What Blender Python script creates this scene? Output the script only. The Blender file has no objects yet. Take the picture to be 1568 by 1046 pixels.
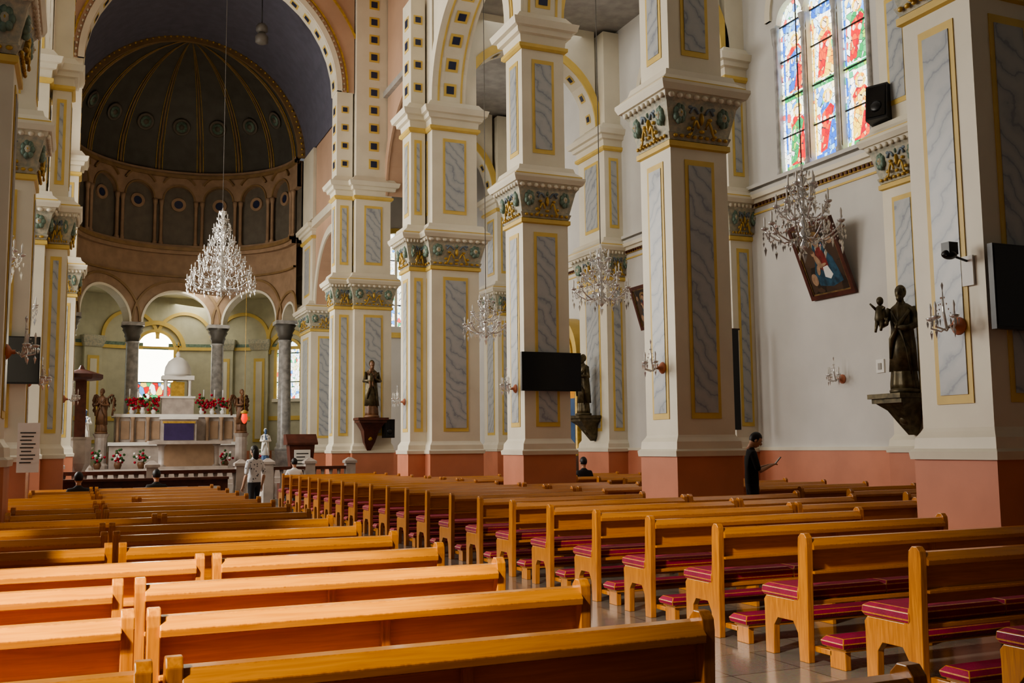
import bpy, bmesh, math, random
from mathutils import Vector, Matrix
random.seed(7)
pi=math.pi; sin=math.sin; cos=math.cos
scene=bpy.context.scene
COL=scene.collection
try:
    scene.view_settings.view_transform='AgX'; scene.view_settings.look='AgX - Medium High Contrast'
except Exception as ex: print(ex)

# ------------------------------------------------------------------ materials
def new_mat(name):
    m=bpy.data.materials.new(name); m.use_nodes=True
    nt=m.node_tree; b=nt.nodes.get('Principled BSDF')
    return m,nt,b
def mat(name,c,rough=0.6,metal=0.0,var=0.12,scale=3.0,bump=0.0,spec=0.5,coat=0.0,stretch=None,c2=None,bscale=None):
    m,nt,b=new_mat(name)
    b.inputs['Roughness'].default_value=rough
    b.inputs['Metallic'].default_value=metal
    b.inputs['Specular IOR Level'].default_value=spec
    b.inputs['Coat Weight'].default_value=coat
    b.inputs['Coat Roughness'].default_value=0.15
    tc=nt.nodes.new('ShaderNodeTexCoord'); mp=nt.nodes.new('ShaderNodeMapping')
    nt.links.new(tc.outputs['Object'],mp.inputs['Vector'])
    if stretch: mp.inputs['Scale'].default_value=stretch
    n=nt.nodes.new('ShaderNodeTexNoise'); n.inputs['Scale'].default_value=scale; n.inputs['Detail'].default_value=5
    nt.links.new(mp.outputs[0],n.inputs['Vector'])
    r=nt.nodes.new('ShaderNodeValToRGB')
    if c2 is None: c2=tuple(max(0,x*(1-2*var)) for x in c)
    r.color_ramp.elements[0].position=0.35; r.color_ramp.elements[1].position=0.65
    r.color_ramp.elements[0].color=(*c2,1); r.color_ramp.elements[1].color=(*c,1)
    nt.links.new(n.outputs['Fac'],r.inputs['Fac']); nt.links.new(r.outputs[0],b.inputs['Base Color'])
    if bump>0:
        n2=nt.nodes.new('ShaderNodeTexNoise'); n2.inputs['Scale'].default_value=bscale or scale*8
        nt.links.new(mp.outputs[0],n2.inputs['Vector'])
        bp=nt.nodes.new('ShaderNodeBump'); bp.inputs['Strength'].default_value=bump; bp.inputs['Distance'].default_value=0.02
        nt.links.new(n2.outputs['Fac'],bp.inputs['Height']); nt.links.new(bp.outputs[0],b.inputs['Normal'])
    return m
M={}
M['cream']=mat('cream_plaster',(0.74,0.69,0.56),0.45,var=0.05,scale=1.2)
M['pink']=mat('pink_plaster',(0.55,0.37,0.26),0.6,var=0.06,scale=1.0)
M['wall']=mat('wall_plaster',(0.62,0.605,0.57),0.7,var=0.05,scale=0.8,bump=0.05)
M['rear']=mat('rear_wall_bounce_cut',(0.08,0.065,0.05),0.7)  # unseen rear wall, coloured dark to cut bounced light
M['yellow']=mat('yellow_trim',(0.70,0.51,0.15),0.45,var=0.06)
M['salmon']=mat('salmon_paint',(0.60,0.235,0.14),0.45,var=0.07,scale=1.5)
M['gold']=mat('gold_leaf',(0.60,0.39,0.09),0.4,metal=0.3,var=0.15,scale=9)
M['green']=mat('green_leaf_paint',(0.19,0.28,0.22),0.5,var=0.2,scale=12)
M['blue']=mat('blue_grey_paint',(0.22,0.28,0.34),0.5,var=0.2,scale=10)
M['frieze']=mat('carved_frieze_paint',(0.58,0.53,0.40),0.5,var=0.22,scale=14,bump=0.5,c2=(0.37,0.38,0.32))
M['navy']=mat('navy_tile',(0.03,0.04,0.09),0.4)
M['apse']=mat('apse_plaster',(0.36,0.245,0.16),0.6,var=0.1)
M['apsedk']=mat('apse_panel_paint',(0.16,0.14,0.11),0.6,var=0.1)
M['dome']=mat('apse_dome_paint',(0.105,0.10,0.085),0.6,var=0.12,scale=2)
M['rib']=mat('dome_rib_paint',(0.28,0.18,0.085),0.5)
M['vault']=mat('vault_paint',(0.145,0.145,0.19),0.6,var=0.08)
M['ceil']=mat('ceiling_plaster',(0.40,0.385,0.36),0.7)
M['ambwall']=mat('ambulatory_plaster',(0.56,0.54,0.40),0.6,var=0.06)
M['greymarble']=mat('grey_column_marble',(0.50,0.49,0.48),0.3,var=0.2,scale=5)
M['darkcap']=mat('dark_capital_stone',(0.14,0.13,0.115),0.5)
M['red']=mat('maroon_cushion',(0.27,0.004,0.05),0.7,var=0.15,scale=8,bump=0.2)
M['black']=mat('black_plastic',(0.012,0.012,0.013),0.35,var=0.0)
M['screen']=mat('tv_screen_glass',(0.006,0.006,0.008),0.12,var=0.0)
M['bronze']=mat('bronze',(0.15,0.12,0.065),0.42,metal=0.45,var=0.3,scale=9)
M['brown']=mat('brown_carved_wood',(0.20,0.10,0.05),0.5,var=0.2,scale=6)
M['dkwood']=mat('dark_wood',(0.11,0.03,0.018),0.4,var=0.2,scale=6)
M['white']=mat('white_paint',(0.76,0.75,0.71),0.5,var=0.03)
M['marble']=mat('altar_marble',(0.48,0.42,0.38),0.35,var=0.14,scale=3)
M['redfl']=mat('red_flowers',(0.5,0.01,0.04),0.7,var=0.3,scale=20)
M['leaf']=mat('leaves',(0.05,0.14,0.04),0.7,var=0.3,scale=20)
M['purple']=mat('purple_cloth',(0.05,0.03,0.11),0.8)
M['skin']=mat('skin',(0.52,0.30,0.20),0.5,var=0.04)
M['hair']=mat('black_hair',(0.012,0.010,0.010),0.5,var=0.2,scale=30)
M['bluecl']=mat('blue_robe',(0.06,0.12,0.25),0.6)
M['orange']=mat('orange_glaze',(0.85,0.36,0.03),0.5)
M['silver']=mat('silver_metal',(0.6,0.6,0.62),0.25,metal=0.9,var=0.05)
M['p_red']=mat('painted_red_robe',(0.26,0.035,0.03),0.4,var=0.3,scale=9)
M['p_blue']=mat('painted_blue_mantle',(0.03,0.10,0.16),0.4,var=0.3,scale=9)
M['p_skin']=mat('painted_flesh',(0.42,0.27,0.17),0.4,var=0.2,scale=9)
M['p_gold']=mat('painted_ochre',(0.28,0.17,0.06),0.4,var=0.3,scale=9)

def marble_mat():
    m,nt,b=new_mat('blue_marble_inlay'); b.inputs['Roughness'].default_value=0.3
    tc=nt.nodes.new('ShaderNodeTexCoord')
    w=nt.nodes.new('ShaderNodeTexWave'); w.inputs['Scale'].default_value=1.9; w.inputs['Distortion'].default_value=10; w.inputs['Detail'].default_value=5
    w.bands_direction='DIAGONAL'
    nt.links.new(tc.outputs['Object'],w.inputs['Vector'])
    r=nt.nodes.new('ShaderNodeValToRGB'); e=r.color_ramp.elements
    e[0].position=0.0; e[0].color=(0.26,0.28,0.32,1); e[1].position=0.8; e[1].color=(0.44,0.455,0.455,1)
    x=e.new(0.06); x.color=(0.37,0.395,0.41,1)
    nt.links.new(w.outputs['Fac'],r.inputs['Fac']); nt.links.new(r.outputs[0],b.inputs['Base Color']); return m
M['inlay']=marble_mat()
def wood_mat(name,c,c2,stretch):
    m,nt,b=new_mat(name); b.inputs['Roughness'].default_value=0.32
    b.inputs['Coat Weight'].default_value=0.55; b.inputs['Coat Roughness'].default_value=0.13
    tc=nt.nodes.new('ShaderNodeTexCoord'); mp=nt.nodes.new('ShaderNodeMapping'); mp.inputs['Scale'].default_value=stretch
    n=nt.nodes.new('ShaderNodeTexNoise'); n.inputs['Scale'].default_value=6; n.inputs['Detail'].default_value=6; n.inputs['Distortion'].default_value=0.6
    oi=nt.nodes.new('ShaderNodeObjectInfo'); ad=nt.nodes.new('ShaderNodeVectorMath'); ad.operation='ADD'
    nt.links.new(tc.outputs['Object'],mp.inputs[0]); nt.links.new(mp.outputs[0],ad.inputs[0]); nt.links.new(oi.outputs['Location'],ad.inputs[1])
    nt.links.new(ad.outputs[0],n.inputs['Vector'])
    r=nt.nodes.new('ShaderNodeValToRGB'); r.color_ramp.elements[0].position=0.3; r.color_ramp.elements[1].position=0.7
    r.color_ramp.elements[0].color=(*c2,1); r.color_ramp.elements[1].color=(*c,1)
    nt.links.new(n.outputs['Fac'],r.inputs[0]); nt.links.new(r.outputs[0],b.inputs['Base Color']); return m
M['wood']=wood_mat('pew_wood',(0.62,0.25,0.028),(0.46,0.165,0.015),(0.5,9,9))
M['woodp']=wood_mat('pew_post_wood',(0.60,0.235,0.028),(0.38,0.13,0.014),(9,9,0.7))
def floor_mat():
    m,nt,b=new_mat('floor_stone'); b.inputs['Roughness'].default_value=0.16
    tc=nt.nodes.new('ShaderNodeTexCoord'); br=nt.nodes.new('ShaderNodeTexBrick')
    br.offset=0; br.inputs['Scale'].default_value=1.0; br.inputs['Brick Width'].default_value=0.6; br.inputs['Row Height'].default_value=0.6
    br.inputs['Mortar Size'].default_value=0.006; br.inputs['Color1'].default_value=(0.27,0.25,0.22,1); br.inputs['Color2'].default_value=(0.21,0.20,0.19,1); br.inputs['Mortar'].default_value=(0.08,0.08,0.08,1)
    n=nt.nodes.new('ShaderNodeTexNoise'); n.inputs['Scale'].default_value=40; n.inputs['Detail'].default_value=4
    mx=nt.nodes.new('ShaderNodeMixRGB'); mx.blend_type='MULTIPLY'; mx.inputs[0].default_value=0.5
    nt.links.new(tc.outputs['Object'],br.inputs['Vector']); nt.links.new(tc.outputs['Object'],n.inputs['Vector'])
    nt.links.new(br.outputs['Color'],mx.inputs[1]); nt.links.new(n.outputs['Color'],mx.inputs[2]); nt.links.new(mx.outputs[0],b.inputs['Base Color']); return m
M['floor']=floor_mat()
def glass_mat(name,strength,scale,cols):
    m,nt,b=new_mat(name)
    tc=nt.nodes.new('ShaderNodeTexCoord')
    mp=nt.nodes.new('ShaderNodeMapping'); mp.inputs['Scale'].default_value=(1,1,0.7)
    nt.links.new(tc.outputs['Object'],mp.inputs[0])
    v=nt.nodes.new('ShaderNodeTexVoronoi'); v.inputs['Scale'].default_value=scale; nt.links.new(mp.outputs[0],v.inputs['Vector'])
    v2=nt.nodes.new('ShaderNodeTexVoronoi'); v2.inputs['Scale'].default_value=scale; v2.feature='DISTANCE_TO_EDGE'; nt.links.new(mp.outputs[0],v2.inputs['Vector'])
    s=nt.nodes.new('ShaderNodeSeparateColor'); nt.links.new(v.outputs['Color'],s.inputs[0])
    r=nt.nodes.new('ShaderNodeValToRGB'); r.color_ramp.interpolation='CONSTANT'; e=r.color_ramp.elements
    e[0].position=0; e[0].color=(*cols[0][1],1); e[1].position=cols[1][0]; e[1].color=(*cols[1][1],1)
    for p,c in cols[2:]: x=e.new(p); x.color=(*c,1)
    nt.links.new(s.outputs[0],r.inputs[0])
    th=nt.nodes.new('ShaderNodeMath'); th.operation='GREATER_THAN'; th.inputs[1].default_value=0.03; nt.links.new(v2.outputs['Distance'],th.inputs[0])
    mx=nt.nodes.new('ShaderNodeMixRGB'); mx.inputs[1].default_value=(0.05,0.05,0.05,1); nt.links.new(th.outputs[0],mx.inputs[0]); nt.links.new(r.outputs[0],mx.inputs[2])
    nt.links.new(mx.outputs[0],b.inputs['Emission Color']); b.inputs['Emission Strength'].default_value=strength
    nt.links.new(mx.outputs[0],b.inputs['Base Color']); b.inputs['Roughness'].default_value=0.2
    return m
W=(1.0,1.0,0.95); SK=(0.62,0.85,1.0)
M['glass']=glass_mat('stained_glass',2.6,9.0,[(0,SK),(.18,W),(.62,(0.8,0.95,0.72)),(.74,(0.95,.85,.45)),(.82,(0.10,0.3,0.8)),(.90,(0.08,0.45,0.2)),(.95,(0.8,0.1,0.08))])
M['g_red']=glass_mat('stained_glass_red',2.0,11,[(0,(0.75,0.015,0.02)),(.45,(0.9,0.10,0.03)),(.7,(0.55,0.01,0.03)),(.85,(0.95,0.45,0.2))])
M['g_grn']=glass_mat('stained_glass_green',1.7,11,[(0,(0.04,0.40,0.12)),(.45,(0.12,0.55,0.2)),(.75,(0.45,0.7,0.1)),(.9,W)])
M['g_blu']=glass_mat('stained_glass_blue',2.0,11,[(0,(0.04,0.16,0.70)),(.45,(0.15,0.40,0.9)),(.7,(0.35,0.7,0.95)),(.9,W)])
M['g_yel']=glass_mat('stained_glass_yellow',2.4,12,[(0,(0.95,0.65,0.08)),(.5,(1.0,0.8,0.3)),(.8,(0.9,0.35,0.03))])
M['g_skin']=glass_mat('stained_glass_flesh',2.2,5,[(0,(1.0,0.75,0.55)),(.5,(1.0,0.8,0.62))])
M['glassb']=glass_mat('bright_stained_glass',2.2,4.5,[(0,(0.6,0.01,0.01)),(.3,(0.05,0.4,0.12)),(.45,(0.1,.3,.7)),(.6,W),(.8,(0.9,0.6,0.1))])
def emis(name,c,s):
    m,nt,b=new_mat(name); b.inputs['Base Color'].default_value=(*c,1); b.inputs['Emission Color'].default_value=(*c,1); b.inputs['Emission Strength'].default_value=s; return m
M['pale']=emis('daylit_pale_glass',(1.0,0.93,0.74),7.0)
M['redlamp']=emis('red_sanctuary_glass',(1.0,0.04,0.01),0.9)
def crystal():
    m,nt,b=new_mat('crystal'); b.inputs['Base Color'].default_value=(0.68,0.67,0.65,1); b.inputs['Roughness'].default_value=0.05
    b.inputs['Metallic'].default_value=0.5; b.inputs['Specular IOR Level'].default_value=0.9
    return m
M['crystal']=crystal()

# ------------------------------------------------------------------ mesh builder
class MB:
    def __init__(s): s.v=[]; s.f=[]; s.m=[]; s.sm=[]; s.mats=[]
    def mi(s,k):
        if k not in s.mats: s.mats.append(k)
        return s.mats.index(k)
    def add(s,vs,fs,k,smooth=False,T=None):
        o=len(s.v); i=s.mi(k)
        for p in vs:
            s.v.append(tuple(T@Vector(p)) if T is not None else tuple(p))
        for f in fs: s.f.append([a+o for a in f]); s.m.append(i); s.sm.append(smooth)
    def box(s,x0,y0,z0,x1,y1,z1,k,T=None):
        if x0>x1: x0,x1=x1,x0
        if y0>y1: y0,y1=y1,y0
        vs=[(x0,y0,z0),(x1,y0,z0),(x1,y1,z0),(x0,y1,z0),(x0,y0,z1),(x1,y0,z1),(x1,y1,z1),(x0,y1,z1)]
        s.add(vs,[(0,3,2,1),(4,5,6,7),(0,1,5,4),(1,2,6,5),(2,3,7,6),(3,0,4,7)],k,T=T)
    def loft(s,secs,k,T=None):
        vs=[];fs=[]
        for z,x0,y0,x1,y1 in secs: vs+=[(x0,y0,z),(x1,y0,z),(x1,y1,z),(x0,y1,z)]
        fs.append((0,3,2,1))
        for i in range(len(secs)-1):
            a=4*i
            for j in range(4): fs.append((a+j,a+(j+1)%4,a+4+(j+1)%4,a+4+j))
        a=4*(len(secs)-1); fs.append((a,a+1,a+2,a+3)); s.add(vs,fs,k,T=T)
    def lathe(s,prof,c,k,n=16,sx=1,sy=1,T=None,fold=0,nf=9,smooth=True):
        vs=[];fs=[]
        for r,z in prof:
            for j in range(n):
                a=2*pi*j/n; rr=r*(1+fold*sin(nf*a+z*2))
                vs.append((c[0]+rr*sx*cos(a),c[1]+rr*sy*sin(a),c[2]+z))
        for i in range(len(prof)-1):
            for j in range(n):
                fs.append((i*n+j,i*n+(j+1)%n,(i+1)*n+(j+1)%n,(i+1)*n+j))
        fs.append(tuple(range(n-1,-1,-1))); fs.append(tuple((len(prof)-1)*n+j for j in range(n)))
        s.add(vs,fs,k,smooth,T)
    def sph(s,c,r,k,n=12,m=8,T=None,keep=None):
        if not isinstance(r,(tuple,list)): r=(r,r,r)
        vs=[];fs=[]
        for i in range(m+1):
            t=pi*i/m
            for j in range(n):
                a=2*pi*j/n; vs.append((c[0]+r[0]*sin(t)*cos(a),c[1]+r[1]*sin(t)*sin(a),c[2]+r[2]*cos(t)))
        for i in range(m):
            for j in range(n):
                f=(i*n+j,(i+1)*n+j,(i+1)*n+(j+1)%n,i*n+(j+1)%n)
                if keep:
                    q=sum((Vector(vs[a]) for a in f),Vector())/4-Vector(c)
                    if not keep(q): continue
                fs.append(f)
        s.add(vs,fs,k,True,T)
    def tube(s,pts,r,k,n=6,T=None):
        P=[Vector(p) for p in pts]; vs=[];fs=[]
        for i,p in enumerate(P):
            d=(P[min(i+1,len(P)-1)]-P[max(i-1,0)]).normalized()
            u=d.cross(Vector((0,0,1)) if abs(d.z)<0.95 else Vector((1,0,0))).normalized(); w=d.cross(u)
            rr=r[i] if isinstance(r,(list,tuple)) else r
            for j in range(n):
                a=2*pi*j/n; vs.append(p+u*rr*cos(a)+w*rr*sin(a))
        for i in range(len(P)-1):
            for j in range(n): fs.append((i*n+j,i*n+(j+1)%n,(i+1)*n+(j+1)%n,(i+1)*n+j))
        fs.append(tuple(range(n-1,-1,-1))); fs.append(tuple((len(P)-1)*n+j for j in range(n)))
        s.add(vs,fs,k,True,T)
    def octa(s,c,r,h,k):
        x,y,z=c
        s.add([(x+r,y,z),(x,y+r,z),(x-r,y,z),(x,y-r,z),(x,y,z+h*0.5),(x,y,z-h)],[(0,1,4),(1,2,4),(2,3,4),(3,0,4),(1,0,5),(2,1,5),(3,2,5),(0,3,5)],k)
    def mesh(s,name,bevel=0):
        me=bpy.data.meshes.new(name); me.from_pydata(s.v,[],s.f)
        for k in s.mats: me.materials.append(M[k])
        me.polygons.foreach_set('material_index',s.m); me.polygons.foreach_set('use_smooth',s.sm); me.update()
        if bevel:
            bm=bmesh.new(); bm.from_mesh(me)
            bmesh.ops.bevel(bm,geom=bm.edges[:],offset=bevel,segments=2,affect='EDGES',profile=0.6,clamp_overlap=True)
            bm.to_mesh(me); bm.free()
        return me
    def obj(s,name,loc=(0,0,0),rot=(0,0,0),parent=None,bevel=0):
        return put(s.mesh(name,bevel),name,loc,rot,parent)
def put(me,name,loc=(0,0,0),rot=(0,0,0),parent=None):
    o=bpy.data.objects.new(name,me); o.location=loc; o.rotation_euler=rot; COL.objects.link(o)
    if parent: o.parent=parent
    return o
def empty(name,loc=(0,0,0),rot=(0,0,0)):
    o=bpy.data.objects.new(name,None); o.location=loc; o.rotation_euler=rot; COL.objects.link(o); return o

CX=3.65   # nave axis
# ------------------------------------------------------------------ piers
def panel(mb,face,x0,x1,y0,y1,z0,z1,frac=0.52,b=0.06):
    if face in('-Y','+Y'):
        c=(x0+x1)/2; w=(x1-x0)*frac/2; s=-1 if face=='-Y' else 1; y=y0 if s<0 else y1
        mb.box(c-w,y,z0,c+w,y+s*0.012,z1,'yellow'); mb.box(c-w+b,y,z0+0.09,c+w-b,y+s*0.022,z1-0.09,'inlay')
    else:
        c=(y0+y1)/2; w=(y1-y0)*frac/2; s=-1 if face=='-X' else 1; x=x0 if s<0 else x1
        mb.box(x,c-w,z0,x+s*0.012,c+w,z1,'yellow'); mb.box(x,c-w+b,z0+0.09,x+s*0.022,c+w-b,z1-0.09,'inlay')
def sec(z,x0,x1,y0,y1,e): return (z,x0-e,y0-e,x1+e,y1+e)
def ornaments(mb,face,x0,x1,y0,y1,z):
    e=0.10
    if face in('-Y','+Y'):
        w=(x1-x0)/2; cx=(x0+x1)/2; s=-1 if face=='-Y' else 1; y=(y0-e) if s<0 else (y1+e)
        def P(u,dz,r,k,th=0.035,off=0): mb.sph((cx+u,y+s*off,z+dz),(r[0],th,r[1]),k,10,6)
        def C(pts,k): mb.tube([(cx+u,y+s*.02,z+v) for u,v in pts],.022,k,5)
    else:
        w=(y1-y0)/2; cy=(y0+y1)/2; s=-1 if face=='-X' else 1; x=(x0-e) if s<0 else (x1+e)
        def P(u,dz,r,k,th=0.035,off=0): mb.sph((x+s*off,cy+u,z+dz),(th,r[0],r[1]),k,10,6)
        def C(pts,k): mb.tube([(x+s*.02,cy+u,z+v) for u,v in pts],.022,k,5)
    for sgn in(-1,1):
        for q in range(7):
            a=q*2*pi/7; P(sgn*w*0.78+w*.13*cos(a),0.05+.10*sin(a),(w*0.10,0.07),'green',0.055)
        P(sgn*w*0.78,0.05,(w*0.12,0.085),'frieze',0.075)
        P(sgn*w*0.78,0.05,(w*0.05,0.035),'gold',0.085)
        C([(sgn*w*(.12+.36*t),-.16+.12*sin(t*pi*1.7)) for t in [i/8 for i in range(9)]],'gold')
        C([(sgn*w*(.12+.30*t),.07+.09*sin(t*pi)) for t in [i/6 for i in range(7)]],'blue')
        P(sgn*w*0.45,-0.17,(w*0.08,0.035),'gold'); P(sgn*w*0.40,.17,(w*.11,.035),'blue'); P(sgn*w*.3,.0,(w*.08,.03),'gold')
    P(0,0.0,(w*0.07,0.10),'gold',0.05); P(0,.16,(w*.06,.05),'green',.05); P(0,-.2,(w*.10,.03),'gold')
    n=9
    for i in range(n):
        u=(w+.16)*(2*(i+.5)/n-1); P(u,.30,((w+.16)/n*.72,.045),'cream',.035,.10)
        u=w*(2*(i+.5)/n-1); P(u,-.285,(w/n*.7,.03),'gold',.025,-.03)
def pier(mb,x0,x1,y0,y1,faces=('-X','-Y'),topz=10.6):
    S=lambda z,e:sec(z,x0,x1,y0,y1,e)
    mb.loft([S(0,0.09),S(0.25,0.09),S(0.25,0.07),S(1.42,0.07)],'salmon')
    mb.loft([S(1.42,0.10),S(1.50,0.11),S(1.53,0.07),S(1.64,0.06),S(1.70,0.02),S(1.74,0.0)],'cream')
    mb.loft([S(1.74,0),S(6.25,0)],'cream')
    for f in faces: panel(mb,f,x0,x1,y0,y1,1.98,5.95)
    mb.loft([S(6.12,0.0),S(6.14,0.045),S(6.22,0.045),S(6.24,0.0)],'yellow')
    mb.loft([S(6.24,0.02),S(6.34,0.06),S(6.36,0.03),S(6.80,0.13),S(6.86,0.17)],'frieze')
    mb.loft([S(6.86,0.18),S(6.94,0.20),S(6.94,0.25),S(7.03,0.29),S(7.08,0.29),S(7.08,0.24)],'cream')
    mb.loft([S(7.08,0.24),S(7.12,0.24)],'yellow')
    mb.loft([S(7.12,0.24),S(7.22,0.13),S(7.32,0.10),S(7.34,0.02)],'cream')
    for f in faces: ornaments(mb,f,x0,x1,y0,y1,6.58)
    mb.loft([S(7.30,-0.03),S(9.86,-0.03)],'cream')
    for f in faces: panel(mb,f,x0+.03,x1-.03,y0+.03,y1-.03,7.62,9.62)
    mb.loft([S(9.82,0.0),S(9.86,0.05),S(9.93,0.05),S(9.95,0.0)],'yellow')
    mb.loft([S(9.95,0.0),S(10.12,0.02),S(10.14,0.10),S(10.24,0.12),S(10.26,0.20),S(10.40,0.24),S(10.42,0.2)],'cream')
    mb.loft([S(10.42,0.15),S(10.60,0.02)],'cream')
    if topz>10.6: mb.loft([S(10.6,-0.03),S(topz,-0.03)],'cream')

def mirr(x0,x1): return 2*CX-x1,2*CX-x0
PY=[1.52,7.16,12.80,18.40]
for y in PY:
    mb=MB(); pier(mb,8.15,9.17,y,y+0.9); mb.obj('nave_pillar')
    a,b=mirr(8.15,9.17); mb=MB(); pier(mb,a,b,y,y+0.9,('+X','-Y')); mb.obj('nave_pillar')
def tiles_strip(mb,face,c,fx,z0,z1,step=0.62,s=0.17):
    z=z0+0.35
    while z<z1:
        for r,o,k in((s,0.012,'yellow'),(s*0.62,0.022,'navy')):
            if face=='-Y': mb.box(c-r,fx-o,z-r,c+r,fx,z+r,k)
            elif face=='-X': mb.box(fx-o,c-r,z-r,fx,c+r,z+r,k)
            elif face=='+X': mb.box(fx,c-r,z-r,fx+o,c+r,z+r,k)
        z+=step
def compound(y0,y1,ya,yb,xn,xo,side):
    mb=MB()
    if side>0:
        pier(mb,8.15,xo,y0,y1,('-X','-Y'),18); pier(mb,xn,8.15,ya,yb,('-X','-Y'),13.5)
        tiles_strip(mb,'-Y',8.78,y0+.03,10.7,17.8); tiles_strip(mb,'-Y',(xn+8.15)/2,ya+.03,10.7,13.4,s=.12)
        tiles_strip(mb,'-X',(ya+yb)/2,xn+.03,10.7,13.4)
    else:
        a,b=mirr(8.15,xo); pier(mb,a,b,y0,y1,('+X','-Y'),18)
        a,b=mirr(xn,8.15); pier(mb,a,b,ya,yb,('+X','-Y'),13.5)
        tiles_strip(mb,'+X',(ya+yb)/2,b-.03,10.7,13.4)
    mb.obj('crossing_pier')
for s in(1,-1):
    compound(24.2,25.8,24.6,25.4,7.70,9.45,s)
    compound(32.1,33.4,32.35,33.1,7.55,9.4,s)
    mb=MB(); a,b=(8.15,9.3) if s>0 else mirr(8.15,9.3)
    pier(mb,a,b,38.9,40.9,('-X' if s>0 else '+X','-Y'),13.5); mb.obj('chancel_pier')

# ------------------------------------------------------------------ arches
def arch_us(arches,u0,u1,N=20,extra=0):
    us=[u0,u1]+[u0+(u1-u0)*i/extra for i in range(1,extra)]
    for uc,r,zc in arches: us+=[uc+r*cos(pi*k/N) for k in range(N+1)]
    us=sorted(us); out=[us[0]]
    for u in us[1:]:
        if u-out[-1]>1e-4: out.append(u)
    return out
def arch_wall(mb,arches,u0,u1,z1,z0,fm,t,kf,ks,kb=None,extra=0):
    us=arch_us(arches,u0,u1,extra=extra); kb=kb or kf
    def bot(u):
        for uc,r,zc in arches:
            if abs(u-uc)<=r+1e-6: return zc+math.sqrt(max(0,r*r-(u-uc)**2))
        return z0
    B=[bot(u) for u in us]
    for i in range(len(us)-1):
        a,b=us[i],us[i+1]
        p=[fm(a,B[i],0),fm(b,B[i+1],0),fm(b,z1,0),fm(a,z1,0),fm(a,B[i],t),fm(b,B[i+1],t),fm(b,z1,t),fm(a,z1,t)]
        mb.add(p,[(0,1,2,3)],kf); mb.add(p,[(5,4,7,6)],kb); mb.add(p,[(0,4,5,1)],ks); mb.add(p,[(3,2,6,7)],kf)
def arch_tiles(mb,uc,r,zc,fm,dm,s=0.17,step=0.6):
    n=int(pi*r/step)
    for i in range(n):
        a=(i+0.5)*pi/n
        for q,o,k in((s,0.012,'yellow'),(s*0.6,0.024,'navy')):
            rr=r-o; da=q/r
            p=[]
            for aa,dd in((a-da,-q),(a+da,-q),(a+da,q),(a-da,q)): p.append(fm(uc+rr*cos(aa),zc+rr*sin(aa),dm+dd))
            mb.add(p,[(0,1,2,3)],k)
def archivolt(mb,uc,r0,r1,zc,fm,d0,d1,k,N=28,a0=0,a1=pi):
    vs=[];fs=[]
    for i in range(N+1):
        a=a0+(a1-a0)*i/N
        for r,d in((r0,d0),(r1,d0),(r1,d1),(r0,d1)): vs.append(fm(uc+r*cos(a),zc+r*sin(a),d))
    for i in range(N):
        for j in range(4): fs.append((4*i+j,4*i+(j+1)%4,4*i+4+(j+1)%4,4*i+4+j))
    mb.add(vs,fs,k)
for side,name in((1,'wall_nave_right'),(-1,'wall_nave_left')):
    X=(lambda x:x) if side>0 else (lambda x:2*CX-x)
    fm=lambda u,z,d:(X(8.22+d),u,z)
    ys=[-4.1]+PY+[24.2]
    arcs=[]
    for i in range(len(ys)-1):
        a=ys[i]+0.9; b=ys[i+1]; arcs.append(((a+b)/2,(b-a)/2,10.6))
    mb=MB(); arch_wall(mb,arcs,-4.1,24.2,18,10.6,fm,0.88,'cream','cream','wall')
    for uc,r,zc in arcs:
        arch_tiles(mb,uc,r,zc,fm,0.44)
        archivolt(mb,uc,r,r+0.3,zc,fm,-0.06,0,'cream'); archivolt(mb,uc,r+0.3,r+0.36,zc,fm,-0.03,0,'yellow')
        archivolt(mb,uc,r-0.012,r+0.02,zc,fm,0.1,0.15,'yellow'); archivolt(mb,uc,r-0.012,r+0.02,zc,fm,0.73,0.78,'yellow')
    mb.obj(name)
    mb=MB(); fm2=lambda u,z,d:(X(9.25+d),u,z)
    arch_wall(mb,[(28.95,3.13,10.0)],25.8,32.1,18,10.0,fm2,0.6,'pink','pink','wall')
    archivolt(mb,28.95,3.1,3.45,10.0,fm2,-0.07,0,'pink'); archivolt(mb,28.95,3.45,3.52,10.0,fm2,-0.04,0,'rib')
    mb.obj('wall_crossing_'+('right' if side>0 else 'left'))
    fm3=lambda u,z,d:(X(8.3+d),u,z)
    mb=MB(); arch_wall(mb,[(36.15,2.6,6.9)],33.4,38.9,13.6,6.9,fm3,0.8,'pink','pink','wall')
    archivolt(mb,36.15,2.6,2.9,6.9,fm3,-0.06,0,'cream')
    mb.box(X(8.1),33.4,10.2,X(8.3),38.9,10.5,'cream')
    mb.obj('wall_chancel_'+('right' if side>0 else 'left'))
mb=MB(); fa=lambda u,z,d:(u,32.35+d,z)
arch_wall(mb,[(CX,3.9,13.5)],-0.85,8.15,18,13.5,fa,0.75,'pink','cream','vault')
archivolt(mb,CX,3.9,4.08,13.5,fa,-0.10,0,'cream',N=48)
for i in range(70):
    a=pi*(i+.5)/70; mb.sph((CX+4.15*cos(a),32.33,13.5+4.15*sin(a)),0.045,'cream',6,4)
archivolt(mb,CX,4.24,4.3,13.5,fa,-0.05,0,'gold',N=48)
archivolt(mb,CX,4.9,4.97,13.5,fa,-0.05,0,'gold',N=48,a0=0.4,a1=pi-0.4)
arch_tiles(mb,CX,3.9,13.5,fa,0.37)
mb.obj('wall_chancel_arch')
mb=MB(); archivolt(mb,CX,4.6,4.8,13.5,lambda u,z,d:(u,33.1+d,z),0,7.9,'vault',N=32); mb.obj('ceiling_chancel_vault')
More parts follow.
